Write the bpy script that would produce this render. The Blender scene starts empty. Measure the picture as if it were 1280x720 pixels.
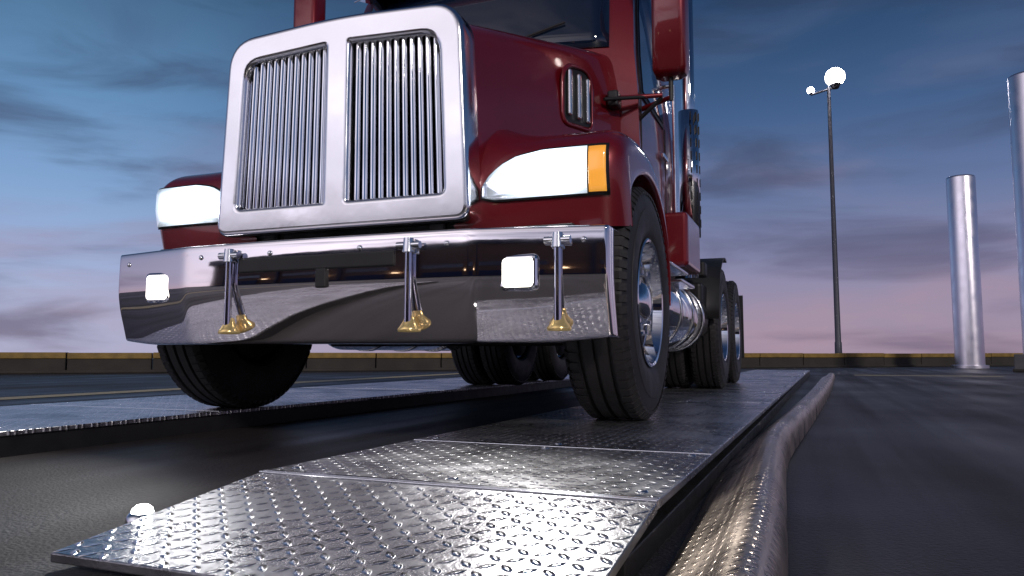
import bpy, math, random
from mathutils import Vector, Matrix
random.seed(4)
scene=bpy.context.scene
col=scene.collection

# ------------------------------------------------------------ materials
def newmat(name):
    m=bpy.data.materials.new(name); m.use_nodes=True
    return m, m.node_tree.nodes, m.node_tree.links, m.node_tree.nodes['Principled BSDF']
def pmat(name,colr,rough=.5,metal=0,coat=0,coatr=.05,var=.0,vscale=8,rvar=0,bump=0,bscale=60,spec=.5,emis=None,estr=0):
    m,n,l,b=newmat(name)
    b.inputs['Base Color'].default_value=(*colr,1)
    b.inputs['Roughness'].default_value=rough
    b.inputs['Metallic'].default_value=metal
    b.inputs['Coat Weight'].default_value=coat
    b.inputs['Coat Roughness'].default_value=coatr
    b.inputs['Specular IOR Level'].default_value=spec
    if emis:
        b.inputs['Emission Color'].default_value=(*emis,1); b.inputs['Emission Strength'].default_value=estr
        m.cycles.emission_sampling='NONE'
    tc=n.new('ShaderNodeTexCoord')
    if var or rvar:
        t=n.new('ShaderNodeTexNoise'); t.inputs['Scale'].default_value=vscale; t.inputs['Detail'].default_value=5
        l.new(tc.outputs['Object'],t.inputs['Vector'])
        if var:
            mx=n.new('ShaderNodeMix'); mx.data_type='RGBA'
            mx.inputs[6].default_value=(*[c*(1-var) for c in colr],1)
            mx.inputs[7].default_value=(*[min(1,c*(1+var)) for c in colr],1)
            l.new(t.outputs['Fac'],mx.inputs[0]); l.new(mx.outputs[2],b.inputs['Base Color'])
        if rvar:
            mr=n.new('ShaderNodeMapRange'); mr.inputs[1].default_value=.3; mr.inputs[2].default_value=.7
            mr.inputs[3].default_value=max(0,rough-rvar); mr.inputs[4].default_value=rough+rvar
            l.new(t.outputs['Fac'],mr.inputs[0]); l.new(mr.outputs[0],b.inputs['Roughness'])
    if bump:
        t2=n.new('ShaderNodeTexNoise'); t2.inputs['Scale'].default_value=bscale; t2.inputs['Detail'].default_value=4
        l.new(tc.outputs['Object'],t2.inputs['Vector'])
        bp=n.new('ShaderNodeBump'); bp.inputs['Strength'].default_value=bump; bp.inputs['Distance'].default_value=.01
        l.new(t2.outputs['Fac'],bp.inputs['Height']); l.new(bp.outputs[0],b.inputs['Normal'])
    return m

M_red=pmat('red_paint',(.18,.004,.010),.36,.35,1,.05,var=.15,vscale=3,bump=.02,bscale=6)
M_chrome=pmat('chrome',(.82,.83,.86),.07,1,rvar=.03,vscale=9,bump=.03,bscale=5)
M_grille=pmat('grille_chrome',(.80,.80,.83),.16,1,rvar=.06,vscale=5,bump=.12,bscale=2.6)
M_bumper=pmat('bumper_chrome',(.78,.74,.76),.035,1,rvar=.02,vscale=4,bump=.05,bscale=2.2)
M_satin=pmat('satin_chrome',(.72,.73,.76),.2,1,rvar=.06,vscale=20)
M_black=pmat('black_plastic',(.012,.012,.013),.5,0,rvar=.1)
M_dark=pmat('dark_steel',(.02,.02,.022),.45,.3,var=.3,vscale=12,rvar=.1)
M_glass=pmat('dark_glass',(.006,.012,.03),.04,0,1,.02)
M_gold=pmat('brass_foot_glow',(.80,.58,.24),.22,.85,0,var=.12,emis=(1,.75,.35),estr=.10)  # brass with a faint glow added to its colour; no lamp here
M_amber=pmat('amber_lens',(.75,.28,.03),.25,0,1,emis=(1,.45,.06),estr=.6)
M_rubber=pmat('tyre_rubber',(.018,.017,.018),.6,0,var=.45,vscale=9,rvar=.1,bump=.15,bscale=90)
M_pole=pmat('galvanised_steel',(.09,.09,.11),.5,.7,var=.2)
M_column=pmat('brushed_steel',(.76,.74,.82),.33,1,rvar=.07,vscale=3,bump=.02,bscale=3)
M_concrete=pmat('concrete',(.10,.10,.105),.85,0,var=.4,vscale=3,bump=.3,bscale=30)
M_wallp=pmat('dark_stained_concrete',(.03,.026,.022),.8,0,var=.6,vscale=2.5,bump=.3,bscale=25)
M_wallcap=pmat('worn_ochre_paint',(.22,.14,.03),.65,0,var=.7,vscale=5,bump=.3,bscale=25)
M_line=pmat('worn_cream_paint',(.42,.35,.2),.6,0,var=.35,vscale=9,bump=.2,bscale=80)

def lampmat(name,c,s,sample=False):
    m,n,l,b=newmat(name)
    b.inputs['Base Color'].default_value=(.8,.85,.9,1); b.inputs['Roughness'].default_value=.1
    b.inputs['Emission Color'].default_value=(*c,1); b.inputs['Emission Strength'].default_value=s
    if not sample: m.cycles.emission_sampling='NONE'
    return m
M_lamp=lampmat('street_lamp_lens',(1,.97,1),30)
M_mark=lampmat('marker_lamp_lens',(1,.97,.94),60,True)
M_fog=lampmat('fog_lamp_lens',(1,.95,.85),5)
M_bulb=lampmat('headlamp_bulb',(1,.98,.97),18)

def math_n(n,l,op,a,b=None,c=None):
    x=n.new('ShaderNodeMath'); x.operation=op
    for i,v in enumerate((a,b,c)):
        if v is None: continue
        if isinstance(v,(int,float)): x.inputs[i].default_value=v
        else: l.new(v,x.inputs[i])
    return x.outputs[0]
def headmat():
    m,n,l,b=newmat('headlamp_reflector')
    b.inputs['Base Color'].default_value=(.75,.8,.9,1); b.inputs['Roughness'].default_value=.10; b.inputs['Metallic'].default_value=.85
    b.inputs['Coat Weight'].default_value=1
    m.cycles.emission_sampling='NONE'
    tc=n.new('ShaderNodeTexCoord')
    v=n.new('ShaderNodeTexVoronoi'); v.inputs['Scale'].default_value=15; l.new(tc.outputs['Object'],v.inputs['Vector'])
    sp=n.new('ShaderNodeSeparateXYZ'); l.new(tc.outputs['Object'],sp.inputs[0])
    F=lambda *a: math_n(n,l,*a)
    def lobe(cx,cz,wx,wz,k):
        dx=F('DIVIDE',F('SUBTRACT',F('ABSOLUTE',sp.outputs[0]),cx),wx)
        dz=F('DIVIDE',F('SUBTRACT',sp.outputs[2],cz),wz)
        return F('MULTIPLY',F('POWER',2.718,F('MULTIPLY',F('ADD',F('MULTIPLY',dx,dx),F('MULTIPLY',dz,dz)),-1.0)),k)
    s=F('ADD',F('ADD',lobe(.94,1.03,.15,.085,7.0),lobe(.79,1.01,.07,.05,2.0)),F('SUBTRACT',.38,F('MULTIPLY',v.outputs['Distance'],.5)))
    s=F('MAXIMUM',s,.08)
    b.inputs['Emission Color'].default_value=(.76,.88,1,1)
    l.new(s,b.inputs['Emission Strength'])
    bp=n.new('ShaderNodeBump'); bp.inputs['Strength'].default_value=.6; bp.inputs['Distance'].default_value=.01
    l.new(v.outputs['Distance'],bp.inputs['Height']); l.new(bp.outputs[0],b.inputs['Normal'])
    return m
M_head=headmat()
def treadplate(name,base,rough,pitch,dist=.004,wid=.2):
    m,n,l,b=newmat(name)
    tc=n.new('ShaderNodeTexCoord'); sp=n.new('ShaderNodeSeparateXYZ'); l.new(tc.outputs['Object'],sp.inputs[0])
    F=lambda *a: math_n(n,l,*a)
    u=F('DIVIDE',sp.outputs[0],pitch); v=F('DIVIDE',sp.outputs[1],pitch)
    fu=F('SUBTRACT',F('FRACT',u),.5); fv=F('SUBTRACT',F('FRACT',v),.5)
    par=F('FLOORED_MODULO',F('ADD',F('FLOOR',u),F('FLOOR',v)),2.0)
    d1=F('MULTIPLY',F('ADD',fu,fv),.7071); d2=F('MULTIPLY',F('SUBTRACT',fu,fv),.7071)
    def mixf(f,a,c):
        x=n.new('ShaderNodeMix'); l.new(f,x.inputs[0]); l.new(a,x.inputs[2]); l.new(c,x.inputs[3]); return x.outputs[0]
    al=mixf(par,d1,d2); ac=mixf(par,d2,d1)
    e=F('ADD',F('POWER',F('ABSOLUTE',F('DIVIDE',al,.56)),2.0),F('ABSOLUTE',F('DIVIDE',ac,wid)))
    h=n.new('ShaderNodeMapRange'); h.interpolation_type='SMOOTHSTEP'
    h.inputs[1].default_value=1.0; h.inputs[2].default_value=.15; h.inputs[3].default_value=0; h.inputs[4].default_value=1
    l.new(e,h.inputs[0])
    nz=n.new('ShaderNodeTexNoise'); nz.inputs['Scale'].default_value=5; nz.inputs['Detail'].default_value=8; nz.inputs['Roughness'].default_value=.65
    l.new(tc.outputs['Object'],nz.inputs['Vector'])
    nf=n.new('ShaderNodeTexNoise'); nf.inputs['Scale'].default_value=160; nf.inputs['Detail'].default_value=3
    l.new(tc.outputs['Object'],nf.inputs['Vector'])
    # tyre grime: matt dark patches worn into the steel
    gm=n.new('ShaderNodeTexNoise'); gm.inputs['Scale'].default_value=1.7; gm.inputs['Detail'].default_value=9; gm.inputs['Roughness'].default_value=.7
    l.new(tc.outputs['Object'],gm.inputs['Vector'])
    gr=n.new('ShaderNodeMapRange'); gr.inputs[1].default_value=.50; gr.inputs[2].default_value=.68; gr.inputs[3].default_value=0; gr.inputs[4].default_value=1; l.new(gm.outputs['Fac'],gr.inputs[0])
    rr=n.new('ShaderNodeMapRange'); rr.inputs[1].default_value=.3; rr.inputs[2].default_value=.7; rr.inputs[3].default_value=rough-.1; rr.inputs[4].default_value=rough+.14
    l.new(nz.outputs['Fac'],rr.inputs[0])
    r2=F('ADD',F('SUBTRACT',rr.outputs[0],F('MULTIPLY',h.outputs[0],.08)),F('MULTIPLY',gr.outputs[0],.14))
    l.new(r2,b.inputs['Roughness'])
    mx=n.new('ShaderNodeMix'); mx.data_type='RGBA'; l.new(F('MULTIPLY',F('SUBTRACT',F('ADD',F('MULTIPLY',h.outputs[0],.8),nz.outputs['Fac']),F('MULTIPLY',gr.outputs[0],.35)),.7),mx.inputs[0])
    mx.inputs[6].default_value=(*[c*.3 for c in base],1); mx.inputs[7].default_value=(*[min(1,c*1.35) for c in base],1)
    l.new(mx.outputs[2],b.inputs['Base Color'])
    b.inputs['Metallic'].default_value=.95
    hh=F('ADD',F('ADD',h.outputs[0],F('MULTIPLY',nf.outputs['Fac'],.08)),F('MULTIPLY',nz.outputs['Fac'],.8))
    bp=n.new('ShaderNodeBump'); bp.inputs['Strength'].default_value=1; bp.inputs['Distance'].default_value=dist
    l.new(hh,bp.inputs['Height']); l.new(bp.outputs[0],b.inputs['Normal'])
    return m
M_plate=treadplate('tread_plate',(.60,.60,.63),.26,.036,.006,.24)
M_rail=treadplate('tread_rail_steel',(.62,.51,.42),.29,.022,.003,.24)

def asphalt():
    m,n,l,b=newmat('asphalt')
    tc=n.new('ShaderNodeTexCoord')
    big=n.new('ShaderNodeTexNoise'); big.inputs['Scale'].default_value=.5; big.inputs['Detail'].default_value=8
    fine=n.new('ShaderNodeTexVoronoi'); fine.inputs['Scale'].default_value=110
    f2=n.new('ShaderNodeTexNoise'); f2.inputs['Scale'].default_value=70; f2.inputs['Detail'].default_value=6; f2.inputs['Roughness'].default_value=.7
    for t in (big,fine,f2): l.new(tc.outputs['Object'],t.inputs['Vector'])
    F=lambda *a: math_n(n,l,*a)
    # tyre tracks: streaks running along the lanes
    mp=n.new('ShaderNodeMapping'); mp.inputs['Scale'].default_value=(3.2,.12,1); l.new(tc.outputs['Object'],mp.inputs[0])
    st=n.new('ShaderNodeTexNoise'); st.inputs['Scale'].default_value=1.0; st.inputs['Detail'].default_value=5; l.new(mp.outputs[0],st.inputs['Vector'])
    cr=n.new('ShaderNodeValToRGB'); cr.color_ramp.elements[0].position=.3; cr.color_ramp.elements[0].color=(.009,.009,.011,1)
    cr.color_ramp.elements[1].position=.75; cr.color_ramp.elements[1].color=(.044,.038,.036,1)
    l.new(F('ADD',F('ADD',F('MULTIPLY',big.outputs['Fac'],.35),F('MULTIPLY',st.outputs['Fac'],.25)),F('MULTIPLY',f2.outputs['Fac'],.4)),cr.inputs[0])
    l.new(cr.outputs[0],b.inputs['Base Color'])
    rr=n.new('ShaderNodeMapRange'); rr.inputs[1].default_value=.38; rr.inputs[2].default_value=.62; rr.inputs[3].default_value=.36; rr.inputs[4].default_value=.68
    l.new(F('ADD',F('MULTIPLY',big.outputs['Fac'],.5),F('MULTIPLY',st.outputs['Fac'],.5)),rr.inputs[0]); l.new(rr.outputs[0],b.inputs['Roughness'])
    bp=n.new('ShaderNodeBump'); bp.inputs['Strength'].default_value=.8; bp.inputs['Distance'].default_value=.003
    l.new(F('SUBTRACT',f2.outputs['Fac'],F('MULTIPLY',fine.outputs['Distance'],.6)),bp.inputs['Height']); l.new(bp.outputs[0],b.inputs['Normal'])
    b.inputs['Specular IOR Level'].default_value=.38
    return m
M_asph=asphalt()

# ------------------------------------------------------------ mesh helpers
def mesh(name,verts,faces,mat,parent=None,smooth=True,subsurf=0,bevel=0,solid=0):
    me=bpy.data.meshes.new(name); me.from_pydata([tuple(v) for v in verts],[],faces); me.update()
    o=bpy.data.objects.new(name,me); col.objects.link(o)
    me.materials.append(mat)
    if smooth:
        for p in me.polygons: p.use_smooth=True
    if solid:
        s=o.modifiers.new('s','SOLIDIFY'); s.thickness=solid; s.offset=0
    if bevel:
        b=o.modifiers.new('b','BEVEL'); b.width=bevel; b.segments=3; b.limit_method='ANGLE'; b.angle_limit=math.radians(40)
    if subsurf:
        s=o.modifiers.new('ss','SUBSURF'); s.levels=subsurf; s.render_levels=subsurf
    if parent: o.parent=parent
    return o
def empty(name,loc=(0,0,0),rz=0):
    e=bpy.data.objects.new(name,None); e.location=loc; e.rotation_euler=(0,0,rz); col.objects.link(e); return e
def box(name,x0,x1,y0,y1,z0,z1,mat,parent=None,bevel=.006):
    v=[(x,y,z) for x in (x0,x1) for y in (y0,y1) for z in (z0,z1)]
    f=[(0,1,3,2),(4,6,7,5),(0,4,5,1),(2,3,7,6),(0,2,6,4),(1,5,7,3)]
    return mesh(name,v,f,mat,parent,smooth=False,bevel=bevel)
def grid(rows,closed=False,flip=False):
    nv=len(rows[0]); v=[p for r in rows for p in r]; f=[]
    for i in range(len(rows)-1):
        for j in range(nv if closed else nv-1):
            a=i*nv+j; b=i*nv+(j+1)%nv; c=(i+1)*nv+(j+1)%nv; d=(i+1)*nv+j
            f.append((a,d,c,b) if flip else (a,b,c,d))
    return v,f
def lathe(name,prof,mat,parent,n=64,loc=(0,0,0),axis='x'):
    rows=[]
    for (x,r) in prof:
        row=[]
        for k in range(n):
            t=2*math.pi*k/n
            if axis=='x': p=(x+loc[0],r*math.cos(t)+loc[1],r*math.sin(t)+loc[2])
            elif axis=='y': p=(r*math.cos(t)+loc[0],x+loc[1],r*math.sin(t)+loc[2])
            else: p=(r*math.cos(t)+loc[0],r*math.sin(t)+loc[1],x+loc[2])
            row.append(p)
        rows.append(row)
    v,f=grid(rows,closed=True)
    return mesh(name,v,f,mat,parent,smooth=True)
def setauto(o,ang=35):
    o.data.set_sharp_from_angle(angle=math.radians(ang)); return o
def rod(name,p0,p1,r0,r1,mat,parent=None,n=16):
    p0=Vector(p0);p1=Vector(p1);d=(p1-p0).normalized()
    a=d.orthogonal().normalized();b=d.cross(a)
    rows=[[p+ (a*math.cos(2*math.pi*k/n)+b*math.sin(2*math.pi*k/n))*r for k in range(n)] for p,r in((p0,r0),(p1,r1))]
    v,f=grid(rows,closed=True); f.append(tuple(range(n))); f.append(tuple(range(n,2*n)))
    return setauto(mesh(name,v,f,mat,parent))
def interp(pts,t):
    for (a,va),(b,vb) in zip(pts,pts[1:]):
        if t<=b:
            k=(t-a)/(b-a) if b>a else 0
            k=max(0,min(1,k)); return va+(vb-va)*k
    return pts[-1][1]

# ============================================================ TRUCK
truck=empty('semi_truck',(-1.88,2.60,.10))
T=truck
BW=1.205
def bump_y(x):
    a=abs(x)
    return .02*(a/.7)**2 if a<.7 else .02+(a-.7)*.20
xs=[-BW,-BW+.006,-1.15,-1.0,-.85,-.74,-.70,-.66,-.5,-.25,0,.25,.5,.66,.70,.74,.85,1.0,1.15,BW-.006,BW]
prof=[(.766,.14),(.768,.010),(.767,.0),(.762,-.004),(.74,-.0055),(.68,-.007),(.60,-.008),(.575,-.007),(.50,.006),(.42,.026),(.355,.045),(.340,.050),(.336,.060),(.336,.14)]
rows=[]
for z,dy in prof:
    row=[]
    for x in xs:
        zz=z
        if z<.5: zz=z+.022*max(0,(abs(x)-1.02)/.2)
        row.append((x,bump_y(x)+dy,zz))
    rows.append([(-BW,bump_y(BW)+dy+.10,row[0][2])]+row+[(BW,bump_y(BW)+dy+.10,row[-1][2])])
v,f=grid(rows,flip=True)
mesh('bumper',v,f,M_bumper,T,subsurf=2,solid=.006)
box('bumper_slot',-.38,.38,-.014,.05,.635,.70,M_black,T,.008)
box('bumper_slot_bracket',.02,.07,-.024,.02,.56,.64,M_black,T,.006)
for s in(-1,1):
    yb=bump_y(.88)-.010
    box('fog_lamp_bezel',s*.88-.078,s*.88+.078,yb-.012,yb+.03,.525,.665,M_chrome,T,.02)
    box('fog_lamp',s*.88-.064,s*.88+.064,yb-.022,yb+.02,.538,.652,M_fog,T,.018)
    for x in(.22,.60,1.12):
        for z in (.715,):
            yy=bump_y(x)-.012
            lathe('bumper_bolt',[(-.008,0),(-.008,.007),(-.004,.011),(.006,.012)],M_chrome,T,16,(s*x,yy+.004,z),'y')
M_shaft=pmat('polished_steel_shaft',(.55,.57,.68),.10,1)
for x in(-.42,.45,1.03):
    yb=bump_y(x)-.010
    rod('tow_pin_shaft',(x,yb-.018,.41),(x,yb-.018,.70),.016,.014,M_shaft,T)
    rod('tow_pin_head',(x-.05,yb-.02,.712),(x+.05,yb-.02,.712),.015,.015,M_chrome,T)
    rod('tow_pin_collar',(x,yb-.02,.685),(x,yb-.02,.74),.024,.020,M_satin,T)
    lathe('tow_pin_base',[(.375,.0),(.377,.044),(.388,.046),(.398,.038),(.42,.024),(.445,.019),(.447,0)],M_gold,T,24,(x,yb-.006,0),'z')
box('valance',-1.05,1.05,.2,.34,.45,.80,M_black,T,.01)

# ---- grille
def rrect(pts,r,seg=6):
    out=[];n=len(pts)
    for i in range(n):
        p=Vector(pts[i]);a=Vector(pts[i-1])-p;b=Vector(pts[(i+1)%n])-p
        rr=r[i] if isinstance(r,(list,tuple)) else r
        a=a.normalized()*rr;b=b.normalized()*rr
        for k in range(seg+1):
            t=k/seg
            out.append((p+a*(1-t)**2+b*t**2) )
    return out
def curve2d(name,loops,ext,bev,mat,parent,loc,rot):
    cu=bpy.data.curves.new(name,'CURVE'); cu.dimensions='2D'; cu.fill_mode='BOTH'; cu.extrude=ext; cu.bevel_depth=bev; cu.bevel_resolution=5
    for lp in loops:
        sp=cu.splines.new('POLY'); sp.points.add(len(lp)-1)
        for i,p in enumerate(lp): sp.points[i].co=(p[0],p[1],0,1)
        sp.use_cyclic_u=True
    tmp=bpy.data.objects.new(name+'_c',cu); col.objects.link(tmp)
    dg=bpy.context.evaluated_depsgraph_get(); dg.update()
    me=bpy.data.meshes.new_from_object(tmp.evaluated_get(dg))
    bpy.data.objects.remove(tmp)
    o=bpy.data.objects.new(name,me); col.objects.link(o); me.materials.clear(); me.materials.append(mat)
    for p in me.polygons: p.use_smooth=True
    me.set_sharp_from_angle(angle=math.radians(50))
    o.location=loc; o.rotation_euler=rot; o.parent=parent
    return o
outer=rrect([(-.615,.85),(.615,.85),(.572,1.725),(0,1.755),(-.572,1.725)],[.04,.04,.12,.2,.12],8)
def opening(s):
    p=[(s*.04,.925),(s*.545,.925),(s*.513,1.645),(s*.04,1.668)]
    if s<0: p=p[::-1]; r=[.03,.10,.05,.03]
    else: r=[.03,.05,.10,.03]
    return rrect(p,r,6)
grot=(math.radians(90),0,0)
curve2d('grille_surround',[outer,opening(1),opening(-1)],.05,.024,M_grille,T,(0,.20,0),grot)
box('grille_backing',-.57,.57,.235,.26,.88,1.69,M_black,T)
nb=13
for s in(-1,1):
    for i in range(nb):
        k=(i+.5)/nb
        xb=.03+k*(.55-.03); xt=.03+k*(.518-.03)
        zt=1.68 if i<nb-1 else 1.65
        rows=[]
        for (x,z) in((xb,.91),(xt,zt)):
            w=.0135
            rows.append([(s*x-w,.235,z),(s*x-w,.178,z),(s*x-w*.75,.162,z),(s*x-w*.35,.154,z),(s*x,.152,z),(s*x+w*.35,.154,z),(s*x+w*.75,.162,z),(s*x+w,.178,z),(s*x+w,.235,z)])
        v,f=grid(rows); mesh('grille_bar_%d'%i,v,f,M_chrome,T)

# ---- hood
NY=13; rows=[]
for i in range(NY):
    t=i/(NY-1); y=.19+t*1.36
    hs=.598+(.94-.598)*t**1.15; ht=hs-.12
    zt=1.735+.32*t**.9
    half=[(0,zt+.01),(ht*.5,zt+.005),(ht*.85,zt-.012),(ht,zt-.03),(ht+.07,zt-.065),(hs-.035,zt-.14),(hs-.01,zt-.26),(hs,zt-.42),(hs+.012,1.15),(hs+.02,.86)]
    row=[(-x,y,z) for x,z in half[::-1]][:-1]+[(x,y,z) for x,z in half]
    rows.append(row)
v,f=grid(rows)
mesh('hood',v,f,M_red,T,subsurf=2,solid=.004)

# ---- fenders
Pf=[(.26,.80),(.245,.90),(.25,1.01),(.275,1.10),(.325,1.17),(.42,1.225),(.56,1.255),(.74,1.268),(.93,1.262),(1.10,1.22),(1.25,1.13),(1.37,1.0),(1.44,.85),(1.47,.68),(1.48,.55)]
def pin(i):
    a=Vector(Pf[max(0,i-1)]);b=Vector(Pf[min(len(Pf)-1,i+1)])
    t=(b-a).normalized(); return Vector((t.y,-t.x))
CR=.10; XO=1.225
def rin(x):
    d=x-(XO-CR)
    return 0 if d<=0 else CR-math.sqrt(max(0,CR*CR-d*d))
def fpt(x,i):
    p=Vector(Pf[i]); nn=pin(i)
    fw=max(0,min(1,(1.15-p.y)/.3)) if p.x<.5 else 0
    q=p+nn*rin(x)+Vector((.05*max(0,(x-.55)/.5)**2*max(fw,.0),0))
    lift=.16*max(0,(.86-x)/.36)**2 if p.x>.3 else 0
    if i==4: lift*=.5
    return (x,q.x,q.y+lift)
WC=(.84,.525); AR=.578
fx=[.5,.6,.7,.8,.92,1.04,1.11,1.135,1.165,1.195,1.215,1.225]
for s in(-1,1):
    rows=[]
    for i in range(len(Pf)):
        row=[fpt(x,i) for x in fx]
        e=row[-1]; d=Vector((e[1]-WC[0],e[2]-WC[1])); L=d.length
        if i<=13:
            ra=min(AR,L-.004)
            mid=WC[0]+d.x/L*(ra+L)/2, WC[1]+d.y/L*(ra+L)/2
            ar=WC[0]+d.x/L*ra, WC[1]+d.y/L*ra
        else: mid=ar=(e[1]-.03,e[2])
        row+= [(XO+.002,mid[0],mid[1]),(XO+.004,ar[0],ar[1]),(XO-.03,ar[0],ar[1]),(XO-.16,ar[0],ar[1])]
        rows.append([(s*p[0],p[1],p[2]) for p in row])
    v,f=grid(rows,flip=(s>0))
    mesh('fender',v,f,M_red,T,subsurf=2)
def fy(z):
    return interp([(p[1],p[0]) for p in Pf[:6]],z)
def fsurf(x,z,off):
    y=fy(z)+rin(x)+.05*max(0,(x-.55)/.5)**2*max(0,min(1,(1.15-z)/.3))
    return (x,y-off,z)
def hl_top(x): return interp([(.64,.965),(.67,1.015),(.72,1.065),(.79,1.10),(.9,1.12),(1.2,1.12)],x)
def hl_bot(x): return interp([(.64,.935),(.7,.92),(1.2,.93)],x)
def patch(name,x0,x1,off,grow,mat,s,nx=16,nz=7):
    rows=[]
    for i in range(nx+1):
        x=x0+(x1-x0)*i/nx
        zb=hl_bot(x)-grow; zt=hl_top(x)+grow
        rows.append([ (s*x,)+fsurf(x,zb+(zt-zb)*j/nz,off)[1:] for j in range(nz+1)])
    v,f=grid(rows,flip=(s<0))
    return mesh(name,v,f,mat,T,solid=.006)
for s in(-1,1):
    patch('headlamp_bezel',.64,1.17,.006,.009,M_black,s)
    patch('headlamp_lens',.65,1.085 if s>0 else 1.16,.014,0,M_head,s)
    if s>0: patch('marker_lamp',1.092,1.16,.015,-.004,M_amber,s,8)
    for x,z,r in((.80,1.0,.030),(.95,1.02,.050)):
        y=fsurf(x,z,0)[1]
        lathe('headlamp_bulb',[(-.016,.0),(-.024,r*.4),(-.022,r*.75),(-.014,r*.97),(0,r)],M_bulb,T,32,(s*x,y-.006,z),'y')
    sl_=bpy.data.lights.new('headlamp_beam','SPOT'); sl_.energy=85; sl_.spot_size=math.radians(95); sl_.spot_blend=.8; sl_.shadow_soft_size=.06; sl_.color=(1,.97,.93)
    so_=bpy.data.objects.new('headlamp_beam',sl_); col.objects.link(so_); so_.parent=T; so_.location=(s*.88,.12,1.03)
    so_.rotation_euler=Vector((0,-1,-.42)).to_track_quat('-Z','Y').to_euler()

# ---- hood side louvres
for s in(-1,1):
    def hsx(y): return .598+(.94-.598)*((y-.19)/1.36)**1.15
    lp=rrect([(.93,1.43),(1.22,1.45),(1.22,1.80),(.93,1.76)],[.07,.05,.12,.12],6)
    vv=[(s*(hsx(y)+.004),y,z) for y,z in lp]; n_=len(vv)
    vv2=[(s*(hsx(c.x)+.010),(c.x-1.075)*.86+1.075,(c.y-1.61)*.86+1.61) for c in lp]
    vv3=[(s*(hsx(c.x)+.018),(c.x-1.075)*.94+1.075,(c.y-1.61)*.94+1.61) for c in lp]
    v,f=grid([vv,vv3,vv2],closed=True); mesh('hood_vent_frame',v,f,M_red,T,solid=.004)
    mesh('hood_vent_recess',[(s*(hsx(c.x)+.006),(c.x-1.075)*.9+1.075,(c.y-1.61)*.9+1.61) for c in lp],[tuple(range(n_))],M_black,T,smooth=False)
    for i in range(3):
        y=.985+i*.085; hs=hsx(y)
        box('hood_louvre',s*(hs+.018)-.012,s*(hs+.018)+.012,y-.008,y+.020,1.49,1.73,M_satin,T,.01)
    # hood latch and cowl seam
    rod('hood_latch',(s*(hsx(1.38)+.012),1.38,1.32),(s*(hsx(1.38)+.012),1.38,1.42),.010,.010,M_black,T)
# ---- cab
def ring(z,yf,yb,hw,bulge,nf=17):
    pts=[]
    for k in range(nf):
        a=-1+2*k/(nf-1); x=hw*math.sin(a*math.pi/2)
        y=yf-bulge*(1-(abs(x)/hw)**2.6)
        pts.append((x,y,z))
    for k in range(1,6): pts.append((hw,yf+(yb-.08-yf)*k/5,z))
    pts+= [(hw-.025,yb-.025,z),(hw-.08,yb,z),(0,yb,z),(-hw+.08,yb,z),(-hw+.025,yb-.025,z)]
    for k in range(5,0,-1): pts.append((-hw,yf+(yb-.08-yf)*k/5,z))
    return pts
lv=[(.80,1.56,2.95,1.0,.04),(.9,1.55,2.95,1.03,.05),(1.4,1.55,2.96,1.04,.08),(1.8,1.55,2.96,1.03,.1),(2.03,1.56,2.96,1.01,.13),(2.35,1.68,2.96,.985,.16),(2.75,1.86,2.96,.95,.17),(2.9,1.98,2.96,.92,.16),(3.05,2.15,2.95,.86,.14),(3.35,2.5,2.94,.80,.12),(3.5,2.62,2.9,.70,.1)]
rows=[ring(*a) for a in lv]
v,f=grid(rows,closed=True); n0=len(rows[0]); f.append(tuple(range(n0))[::-1]); f.append(tuple(range(len(v)-n0,len(v))))
setauto(mesh('cab',v,f,M_red,T),40)
def cabp(z):
    yf=interp([(a[0],a[1]) for a in lv],z);hw=interp([(a[0],a[3]) for a in lv],z);bl=interp([(a[0],a[4]) for a in lv],z)
    return yf,hw,bl
rows=[]
for z in(2.04,2.15,2.35,2.55,2.74):
    yf,hw,bl=cabp(z)
    rows.append([(x,yf-bl*(1-(abs(x)/hw)**2.6)-.008,z) for x in [hw*.87*(-1+2*k/16) for k in range(17)]])
v,f=grid(rows,flip=True); mesh('windshield',v,f,M_glass,T,solid=.008)
for s in(-1,1):
    rod('wiper_arm',(s*.15,1.39,2.06),(s*.62,1.50,2.22),.008,.006,M_black,T)
rows=[]
for z,dy in((2.74,.0),(2.70,-.14),(2.66,-.2)):
    yf,hw,bl=cabp(2.75)
    rows.append([(x,yf-bl*(1-(abs(x)/hw)**2.6)+dy-.01,z) for x in [hw*.95*(-1+2*k/16) for k in range(17)]])
v,f=grid(rows); mesh('sun_visor',v,f,M_chrome,T,solid=.01)
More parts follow.
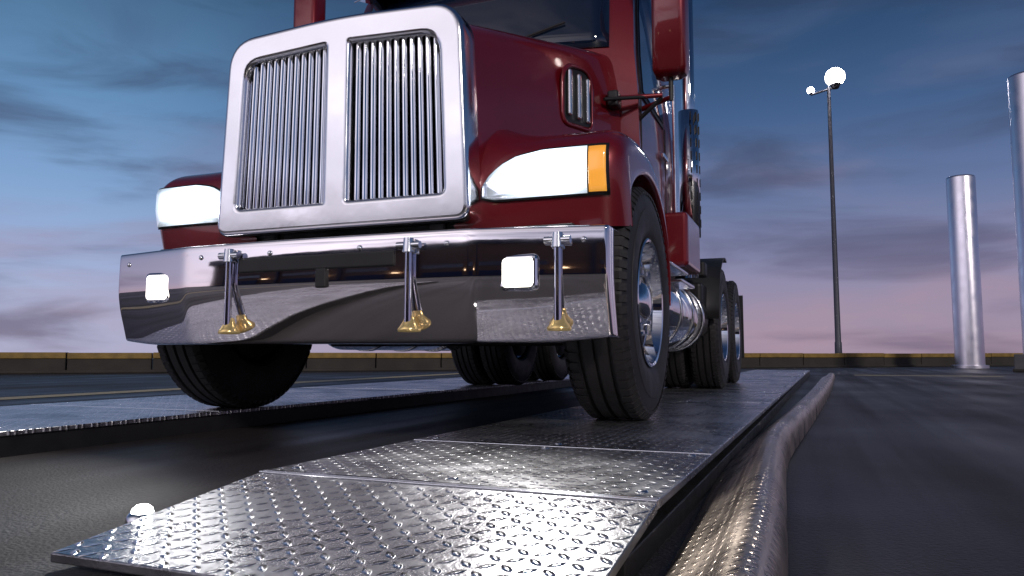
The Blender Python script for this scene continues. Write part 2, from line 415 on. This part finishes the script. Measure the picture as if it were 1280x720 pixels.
for s in(-1,1):
    def sx(z,o): return s*(cabp(z)[1]+o)
    def panel(name,poly,o,mat,solid=.008):
        vv=[(sx(z,o),y,z) for y,z in poly]; mesh(name,vv,[tuple(range(len(vv)))],mat,T,smooth=False,solid=solid)
    panel('side_window_frame',[(1.62,1.77),(2.34,1.77),(2.34,2.02),(2.34,2.03),(1.65,2.03),(1.62,1.9)],.004,M_black)
    panel('side_window_frame_upper',[(1.65,2.03),(2.34,2.03),(2.34,2.68),(1.93,2.68),(1.76,2.35)],.004,M_black)
    panel('side_window',[(1.655,1.80),(2.31,1.80),(2.31,2.03),(1.685,2.03)],.010,M_glass)
    panel('side_window_upper',[(1.685,2.03),(2.31,2.03),(2.31,2.65),(1.95,2.65),(1.785,2.35)],.010,M_glass)
    for y in (1.60,2.38):
        box('door_seam',sx(1.3,0)-.004,sx(1.3,0)+.004,y-.004,y+.004,.85,1.78,M_black,T,0)
    box('door_handle',sx(1.55,.02)-.012,sx(1.55,.02)+.012,2.18,2.33,1.54,1.575,M_chrome,T,.008)
    box('side_fairing',s*1.10-.08,s*1.10+.08,2.35,2.96,.86,1.22,M_red,T,.03)
    box('cab_step',s*1.08-.12,s*1.08+.12,1.56,2.2,.78,.80,M_satin,T,.008)
    TR=.23
    lathe('fuel_tank',[(1.62,.0),(1.62,TR-.05),(1.635,TR-.015),(1.67,TR),(3.25,TR),(3.285,TR-.015),(3.3,TR-.05),(3.3,0)],M_chrome,T,48,(s*.96,0,.55),'y')
    for y in(1.95,2.45,2.95):
        lathe('tank_strap',[(y-.03,TR+.001),(y-.03,TR+.008),(y+.03,TR+.008),(y+.03,TR+.001)],M_satin,T,48,(s*.96,0,.55),'y')
    box('tank_step',s*1.13-.10,s*1.13+.10,1.75,2.25,.70,.72,M_satin,T,.006)
    xs_=s*1.10; ys_=3.06
    lathe('exhaust_stack',[(.85,.0),(.85,.05),(3.5,.05),(3.5,.042),(3.2,.042)],M_chrome,T,32,(xs_,ys_,0),'z')
    lathe('exhaust_shield',[(1.15,.06),(1.15,.075),(2.1,.075),(2.1,.06)],M_chrome,T,32,(xs_,ys_,0),'z')
    for k in range(9):
        for a in(-70,-35,0,35):
            z=1.22+k*.1
            cx=xs_+s*.0755*math.cos(math.radians(a)); cy=ys_+.0755*math.sin(math.radians(a))
            box('shield_slot',cx-.004,cx+.004,cy-.004,cy+.004,z,z+.06,M_black,T,0)
    rod('exhaust_bracket',(xs_,ys_,1.3),(s*.9,2.97,1.3),.018,.018,M_chrome,T)
    rod('grab_rail',(s*1.09,2.46,1.15),(s*1.09,2.46,2.1),.014,.014,M_chrome,T)
    rod('grab_rail_mount',(s*1.09,2.46,1.15),(s*1.02,2.46,1.15),.014,.014,M_chrome,T)
    rod('grab_rail_mount',(s*1.09,2.46,2.1),(s*.98,2.46,2.1),.014,.014,M_chrome,T)
    mx=s*1.215; my=1.62
    rows=[]
    for z,g in((1.83,.6),(1.84,.85),(1.87,1),(2.70,1),(2.74,.85),(2.75,.6)):
        pts=rrect([(-.105*g,-.0),(.105*g,-.0),(.09*g,-.13*g),(-.09*g,-.13*g)],.035,4)
        rows.append([(mx+p[0],my+p[1],z) for p in pts])
    v,f=grid(rows,closed=True); nn=len(rows[0]); f.append(tuple(range(nn))); f.append(tuple(range(len(v)-nn,len(v))))
    setauto(mesh('mirror_housing',v,f,M_red,T),40)
    box('mirror_glass',mx-.085,mx+.085,my+.001,my+.006,1.88,2.70,M_chrome,T,.004)
    rod('mirror_arm',(s*.98,1.70,1.70),(mx,1.57,1.72),.016,.013,M_red,T)
    rod('mirror_arm',(s*.93,1.85,2.78),(mx,1.57,2.80),.013,.013,M_black,T)
    rod('mirror_post',(mx,1.57,1.70),(mx,1.57,2.82),.013,.013,M_black,T)
    rod('mirror_arm_strut',(s*1.0,1.60,1.60),(mx-s*.05,1.56,1.72),.012,.012,M_black,T)
    rod('mirror_arm_strut',(s*.93,1.42,1.70),(mx-s*.05,1.55,1.73),.013,.013,M_red,T)
    rod('mirror_arm_strut',(s*.90,1.30,1.66),(mx-s*.12,1.52,1.72),.010,.010,M_black,T)
    box('mirror_arm_mount',s*.93-.03,s*.93+.03,1.36,1.46,1.64,1.73,M_black,T,.012)
# ---- chassis
for s in(-1,1):
    box('frame_rail',s*.43-.04,s*.43+.04,.25,6.6,.66,.92,M_dark,T,.01)
box('front_axle',-.95,.95,.78,.90,.40,.52,M_dark,T,.03)
box('oil_pan',-.22,.22,.5,1.1,.34,.75,M_dark,T,.05)
box('engine_block',-.4,.4,.3,1.45,.7,1.5,M_black,T,.05)
box('radiator_support',-.6,.6,.27,.3,.45,.9,M_black,T,.01)
box('gearbox',-.2,.2,1.4,2.3,.42,.8,M_dark,T,.05)
box('air_dam',-.95,.95,1.5,1.55,.34,.9,M_black,T,.01)
rod('steering_link',(-.85,.6,.42),(.85,.6,.42),.022,.022,M_dark,T)
for s in(-1,1):
    rod('leaf_spring',(s*.43,.2,.55),(s*.43,1.5,.52),.04,.04,M_dark,T)
    box('battery_box',s*.85-.28,s*.85+.28,3.4,3.75,.45,.85,M_black,T,.03)
for y in(2.6,3.9,5.0,6.2,6.58): box('cross_member',-.4,.4,y-.05,y+.05,.7,.88,M_dark,T,.01)
box('fifth_wheel',-.45,.45,4.5,5.3,.98,1.05,M_dark,T,.02)
rod('drive_shaft',(0,2.3,.6),(0,4.3,.55),.06,.06,M_dark,T)

def wheel(name,xo,y,s,w=.30,R=.525,front=True,steer=0):
    e=bpy.data.objects.new(name,None); col.objects.link(e); e.parent=T; e.location=(s*xo,y,R); e.rotation_euler=(0,0,(math.pi if s<0 else 0)+steer)
    pr=[(-.035,.282),(-.018,.30),(-.006,.335),(0,.385),(-.003,.43),(-.006,.432),(-.008,.438),(-.012,.47),(-.02,.495),(-.03,.513),(-.045,.522)]
    for g in [.09,.15,.21]:
        g*=w/.3
        pr+=[(-g+.009,.525),(-g+.006,.508),(-g-.006,.508),(-g-.009,.525)]
    pr+=[(-w+.045,.522),(-w+.03,.513),(-w+.012,.47),(-w,.385),(-w+.018,.30),(-w+.035,.282)]
    setauto(lathe('tyre',pr,M_rubber,e,96),28)
    vv=[];ff=[]
    nl=70
    for k in range(nl):
        t0=2*math.pi*k/nl; t1=2*math.pi*(k+.66)/nl
        for (xa,xb) in ((-.012,-.075),(-w+.012,-w+.075)):
            b=len(vv)
            for t in(t0,t1):
                for (x,r) in((xa,.488),(xa*.5+xb*.5,.505),(xb,.505),(xb,.5275),(xa*.6+xb*.4,.5255),(xa,.500)):
                    vv.append((x,r*math.cos(t),r*math.sin(t)))
            ff.append(tuple(b+i for i in range(6))); ff.append(tuple(b+6+i for i in range(6))[::-1])
            for i in range(6): ff.append((b+i,b+(i+1)%6,b+6+(i+1)%6,b+6+i))
    mesh('tread_lugs',vv,ff,M_rubber,e,smooth=False)
    c=-.045 if front else -.12
    rim=[(-.036,.284),(-.012,.292),(-.008,.286),(-.012,.276),(-.05,.268),(-.09,.262),(-.15,.255),(-.15,.10)]
    setauto(lathe('rim',rim,M_chrome,e,64),35)
    d=c-.045
    lathe('disc_ring',[(d-.05,.262),(d-.025,.255),(d-.01,.235),(d-.012,.222),(d-.04,.218)],M_chrome,e,64)
    for k in range(10):
        t=2*math.pi*k/10
        def pp(x,r,w_):
            a=Vector((0,math.cos(t),math.sin(t)));b=Vector((0,-math.sin(t),math.cos(t)))
            return Vector((x,0,0))+a*r+b*w_
        rows=[[pp(d-.04,r,-w_),pp(xx,r,-w_*.7),pp(xx+.006,r,0),pp(xx,r,w_*.7),pp(d-.04,r,w_)] for (r,w_,xx) in((.235,.042,d-.012),(.19,.028,d+.004),(.15,.036,d+.02))]
        v,f=grid(rows,flip=True); mesh('spoke',v,f,M_chrome,e,subsurf=1)
        q=pp(d+.018,.143,0)
        rod('lug_nut',q,q+Vector((.035,0,0)),.014,.011,M_satin,e,6)
    lathe('hub_flange',[(d-.04,.165),(d+.012,.165),(d+.02,.155),(d+.02,.10)],M_chrome,e,48)
    lathe('hub_cap',[(d+.018,.105),(d+.035,.10),(d+.055,.085),(d+.07,.06),(d+.076,.03),(d+.077,0)],M_chrome,e,40)
    lathe('brake_drum',[(d-.06,0),(d-.06,.25),(-w+.04,.25),(-w+.04,0)],M_black,e,40)
    return e
for s in(-1,1):
    wheel('front_wheel',1.235,.84,s)
    for y in(4.25,5.55):
        wheel('rear_outer_wheel',1.22,y,s,w=.27,front=False)
        wheel('rear_inner_wheel',.93,y,s,w=.27,front=False)
        rod('rear_axle',(0,y,.525),(s*.9,y,.525),.07,.07,M_dark,T)
    rows=[]
    for k in range(9):
        a=math.radians(175-k*12); yy=4.25+.6*math.cos(a); zz=.525+.6*math.sin(a)
        rows.append([(s*.62,yy,zz),(s*1.23,yy,zz)])
    v,f=grid(rows); mesh('quarter_fender',v,f,M_black,T,solid=.02)
    box('mud_flap',s*.92-.3,s*.92+.3,6.25,6.27,.25,.95,M_black,T,.004)
    box('tail_lamp',s*.75-.1,s*.75+.1,6.6,6.63,.72,.82,M_amber,T,.01)
    box('chassis_step',s*.8-.35,s*.8+.35,3.45,3.62,.90,1.02,M_black,T,.02)

# ============================================================ PLATFORM (weighbridge)
rotp=math.radians(-1.3)
wb=empty('weighbridge_platform',(-.29,1.5,0),rotp)
XL,XR=-1.0,0.0
def slab(name,x0,x1,y0,y1,z0a,z0b,z1a,z1b,mat,parent,bevel=.003):
    v=[(x0,y0,z0a),(x1,y0,z0a),(x1,y1,z0b),(x0,y1,z0b),(x0,y0,z1a),(x1,y0,z1a),(x1,y1,z1b),(x0,y1,z1b)]
    f=[(0,3,2,1),(4,5,6,7),(0,1,5,4),(1,2,6,5),(2,3,7,6),(3,0,4,7)]
    return mesh(name,v,f,mat,parent,smooth=False,bevel=bevel)
slab('entry_ramp_plate',XL,XR,-.50,.045,.012,.075,.030,.096,M_plate,wb)
slab('joint_strip',XL,XR,.049,.058,.08,.08,.1005,.1005,M_satin,wb,.002)
ys=[.085,.84,3.4,6.0,8.6,11.2,13.8]
for a,b in zip(ys,ys[1:]):
    slab('deck_plate',XL,XR,a,b-.022,.08,.08,.099,.099,M_plate,wb)
    for x in(XL+.05,(XL+XR)/2,XR-.05):
        for y in(a+.05,b-.075):
            lathe('deck_bolt',[(.0985,.013),(.1015,.012),(.103,.006),(.103,0)],M_satin,wb,16,(x,y,0),'z')
for y in ys[:-1]:
    slab('joint_strip',XL,XR,y-.021,y-.004,.08,.08,.1005,.1005,M_satin,wb,.002)
slab('deck_side_beam',XR-.05,XR-.004,-.2,13.8,.0,.0,.045,.078,M_dark,wb)
slab('deck_side_beam',XL+.004,XL+.05,-.2,13.8,.0,.0,.045,.078,M_dark,wb)
slab('deck_underframe',XL+.06,XR-.06,.1,13.7,.0,.0,.078,.078,M_black,wb,0)
XA,XB=-4.0,-2.58
for a,b in zip([-3,-.9,1.6,4.1,6.6,9.1,11.6],[-.9,1.6,4.1,6.6,9.1,11.6,13.8]):
    slab('deck_plate',XA,XB,a,b-.022,.08,.08,.099,.099,M_plate,wb)
    slab('joint_strip',XA,XB,a-.021,a-.003,.08,.08,.1005,.1005,M_satin,wb,.002)
slab('deck_underframe',XA+.01,XB-.01,-3,13.7,.0,.0,.078,.078,M_dark,wb,0)

gr=empty('guide_rail_kerb',(0,0,0))
path=[(-.085,.2),(-.09,1.0),(-.10,1.6),(-.12,2.2),(-.135,2.75),(-.125,3.2),(-.06,4.2),(.06,6.5),(.2,9.5),(.34,13.5),(.36,14.0)]
sec=[(-.15,.004),(-.13,.02),(-.07,.055),(-.045,.085),(-.025,.108),(.005,.118),(.03,.110),(.048,.085),(.054,.055),(.054,.004)]
rows=[[(px+sx_,py,z if py<13.9 else z*.5) for sx_,z in sec] for px,py in path]
v,f=grid(rows,flip=True); f.append(tuple(range((len(rows)-1)*len(sec),len(rows)*len(sec))))
mesh('kerb_body',v,f,M_rail,gr,subsurf=2)

# ============================================================ GROUND
S=400
gnd=mesh('ground',[(-S,-S,0),(S,-S,0),(S,S,0),(-S,S,0)],[(0,1,2,3)],M_asph,smooth=False)
ln=empty('road_marking',(0,0,0),0)
def strip(name,x0,x1,y0,y1,z,mat,parent): return mesh(name,[(x0,y0,z),(x1,y0,z),(x1,y1,z),(x0,y1,z)],[(0,1,2,3)],mat,parent,smooth=False)
strip('edge_line',-6.8,-6.45,-20,16,.004,M_line,ln)
strip('stop_line',.8,3.2,15.5,16.0,.004,M_line,ln)

def wallrun(name,p0,p1,h,th,mat,blk,cap=None):
    e=empty(name,(p0[0],p0[1],0),math.atan2(p1[1]-p0[1],p1[0]-p0[0]))
    L=math.hypot(p1[0]-p0[0],p1[1]-p0[1]); n=int(L/blk)
    for i in range(n):
        hh=h+random.uniform(-.008,.008); dy=random.uniform(-.01,.01)
        zt=hh-.13 if cap else hh
        box('wall_block_%d'%i,i*blk+.012,(i+1)*blk-.012,-th/2+dy,th/2,.0,zt,mat,e,.02)
        if cap: box('wall_cap_%d'%i,i*blk+.012,(i+1)*blk-.012,-th/2+dy-.02,th/2+.02,zt+.002,hh,cap,e,.015)
    box('wall_footing',0,n*blk,-th/2-.08,th/2+.08,0,.07,M_wallp,e,.02)
    return e
wallrun('barrier_wall',(-26.1,.6),(16,39.5),.43,.35,M_wallp,1.6,M_wallcap)
wallrun('concrete_block_wall',(4.4,20.2),(8.5,17.5),.40,.4,M_concrete,.8)

# ============================================================ STREET LAMP
sl=empty('street_lamp',(1.2,34.8,0),math.radians(15))
lathe('pole',[(0,.0),(0,.22),(.03,.22),(.04,.15),(.9,.14),(.92,.12),(11.9,.07),(11.95,.0)],M_pole,sl,24,axis='z')
rod('cross_arm',(-.75,0,11.6),(.28,0,11.9),.045,.045,M_pole,sl)
def globe(x,z,r):
    lathe('lamp_collar',[(-1.25*r,0),(-1.25*r,.35*r),(-.9*r,.5*r),(-.8*r,.62*r)],M_pole,sl,32,(x,0,z),'z')
    lathe('lamp_globe',[(r*math.sin(math.radians(a)),r*math.cos(math.radians(a))) for a in range(-54,91,12)],M_lamp,sl,32,(x,0,z),'z')
globe(.28,12.35,.40); globe(-.75,11.8,.15)

for (x,y,h,r) in((4.35,25.3,5.6,.38),(5.15,21.1,7.1,.42)):
    e=empty('steel_column',(x,y,0))
    setauto(lathe('shaft',[(0,0),(0,r*1.25),(.08,r*1.25),(.09,r),(h-.06,r),(h-.02,r*.97),(h,r*.9),(h,0)],M_column,e,64,axis='z'),40)

gm=empty('ground_marker_lamp',(-1.345,1.27,0))
lathe('housing',[(0,.0),(0,.036),(.045,.032),(.052,.026),(.052,0)],M_satin,gm,32,axis='z')
lathe('lens',[(.052,.022),(.060,.020),(.067,.012),(.069,0)],M_mark,gm,32,axis='z')

# unseen warehouse added behind the viewer to shape the chrome reflections
wh=empty('reflection_warehouse',(-4,-30,0))
M_clad=pmat('brown_cladding',(.22,.11,.065),.6,.1,var=.5,vscale=.4)
M_door=pmat('roller_door',(.03,.03,.08),.5,.2,var=.2)
M_roof=pmat('roof_sheet',(.05,.05,.08),.5,.4)
M_streak=lampmat('streak_glow',(1,.72,.4),3)  # added glow for bright streaks in the bumper, no known lamp
box('walls',-34,34,-12,0,0,7.2,M_clad,wh,.02)
box('roof_fascia',-34.4,34.4,-12.4,.4,7.2,7.8,M_roof,wh,.02)
box('plinth_band',-34.05,34.05,.003,.12,0,.9,M_door,wh,.01)
for i in range(10):
    x=-29.5+i*6.6
    box('pilaster',x-2.6,x-2.3,0.003,.25,0.01,7.19,M_roof,wh,.01)
    box('roller_door',x-1.8,x+1.8,.125,.2,0.02,3.9,M_door,wh,.01)
    box('clerestory_window',x-1.9,x+1.9,.003,.06,5.0,5.5,M_glass,wh,.01)
    box('streak_glow_box',x+2.4,x+2.9,.1,.3,4.2,4.5,M_streak,wh,.01)  # added glowing boxes, mirrored as streaks in the bumper

# ============================================================ WORLD
w=bpy.data.worlds.new('World'); scene.world=w; w.use_nodes=True
n=w.node_tree.nodes; l=w.node_tree.links; bg=n['Background']
F=lambda *a: math_n(n,l,*a)
tc=n.new('ShaderNodeTexCoord'); sp=n.new('ShaderNodeSeparateXYZ'); l.new(tc.outputs['Generated'],sp.inputs[0])
z=sp.outputs[2]
def ramp(stops,inp):
    r=n.new('ShaderNodeValToRGB'); cr=r.color_ramp
    cr.elements[0].position=stops[0][0]; cr.elements[0].color=(*stops[0][1],1)
    cr.elements[1].position=stops[-1][0]; cr.elements[1].color=(*stops[-1][1],1)
    for p,c in stops[1:-1]:
        e=cr.elements.new(p); e.color=(*c,1)
    l.new(inp,r.inputs[0]); return r.outputs[0]
def mixc(fac,a,b,bt='MIX'):
    m=n.new('ShaderNodeMix'); m.data_type='RGBA'; m.blend_type=bt
    for i,v in((0,fac),(6,a),(7,b)):
        if isinstance(v,(int,float)): m.inputs[i].default_value=v
        elif isinstance(v,tuple): m.inputs[i].default_value=(*v,1)
        else: l.new(v,m.inputs[i])
    return m.outputs[2]
def dotp(v):
    d=n.new('ShaderNodeVectorMath'); d.operation='DOT_PRODUCT'; l.new(tc.outputs['Generated'],d.inputs[0]); d.inputs[1].default_value=Vector(v).normalized(); return F('MAXIMUM',d.outputs['Value'],0.0)
base=ramp([(0,(.36,.27,.36)),(.05,(.34,.28,.39)),(.12,(.24,.25,.41)),(.20,(.13,.185,.35)),(.29,(.060,.122,.265)),(.40,(.023,.063,.15)),(.6,(.012,.030,.08)),(1,(.008,.02,.06))],z)
base=mixc(1.0,base,mixc(F('MULTIPLY',F('POWER',dotp((-.80,.58,.15)),16.0),.9),(0,0,0),(.10,.21,.31)),'ADD')  # headlamp flare put into the sky colour on the left
def clouds(scl,sz,rot,lo,hi,seedoff,dist=.35,mxf=.75):
    mp=n.new('ShaderNodeMapping'); mp.inputs['Scale'].default_value=(1.5,1.5,sz); mp.inputs['Rotation'].default_value=(math.radians(rot),math.radians(rot),0); mp.inputs['Location'].default_value=(seedoff,seedoff*.7,seedoff*.3)
    l.new(tc.outputs['Generated'],mp.inputs[0])
    nz=n.new('ShaderNodeTexNoise'); nz.inputs['Scale'].default_value=scl; nz.inputs['Detail'].default_value=7; nz.inputs['Roughness'].default_value=.52; nz.inputs['Distortion'].default_value=dist
    l.new(mp.outputs[0],nz.inputs['Vector'])
    cm=n.new('ShaderNodeMapRange'); cm.interpolation_type='SMOOTHSTEP'; cm.inputs[1].default_value=lo; cm.inputs[2].default_value=hi; cm.inputs[3].default_value=0; cm.inputs[4].default_value=mxf
    l.new(nz.outputs['Fac'],cm.inputs[0]); return cm.outputs[0]
pink=clouds(1.5,6.5,8,.46,.72,3.1,.5,.75)
base=mixc(pink,base,ramp([(0,(.44,.30,.37)),(.12,(.36,.27,.37)),(.22,(.23,.22,.35)),(.35,(.07,.12,.24)),(.5,(.025,.05,.12))],z))
dark=clouds(1.9,7.5,-6,.46,.70,0,.4,.75)
sky=mixc(dark,base,ramp([(0,(.17,.13,.20)),(.14,(.10,.10,.18)),(.26,(.056,.080,.155)),(.45,(.022,.045,.10))],z))
g=F('POWER',dotp((-.38,-.88,.30)),6.0)
g=F('MULTIPLY',g,F('SUBTRACT',1.0,F('MULTIPLY',dark,.85)))
sky=mixc(1.0,sky,mixc(g,(0,0,0),(1.45,1.3,1.35)),'ADD')
l.new(sky,bg.inputs[0]); bg.inputs[1].default_value=1.0

sun=bpy.data.lights.new('sun','SUN'); sun.energy=1.3; sun.angle=math.radians(6); sun.color=(1,.90,.83)
so=bpy.data.objects.new('sun',sun); col.objects.link(so)
d=Vector((-.62,.70,-.46))
so.rotation_euler=d.to_track_quat('-Z','Y').to_euler()

# ============================================================ CAMERA
cam=bpy.data.cameras.new('camera'); co=bpy.data.objects.new('camera',cam); col.objects.link(co)
cam.lens=950/1280*36; cam.sensor_width=36; cam.clip_end=2000; cam.clip_start=.02
co.location=(0,0,.39); co.rotation_euler=(math.radians(95.0),0,math.radians(21.2))
scene.camera=co
scene.view_settings.view_transform='Standard'; scene.view_settings.look='None'; scene.view_settings.exposure=0
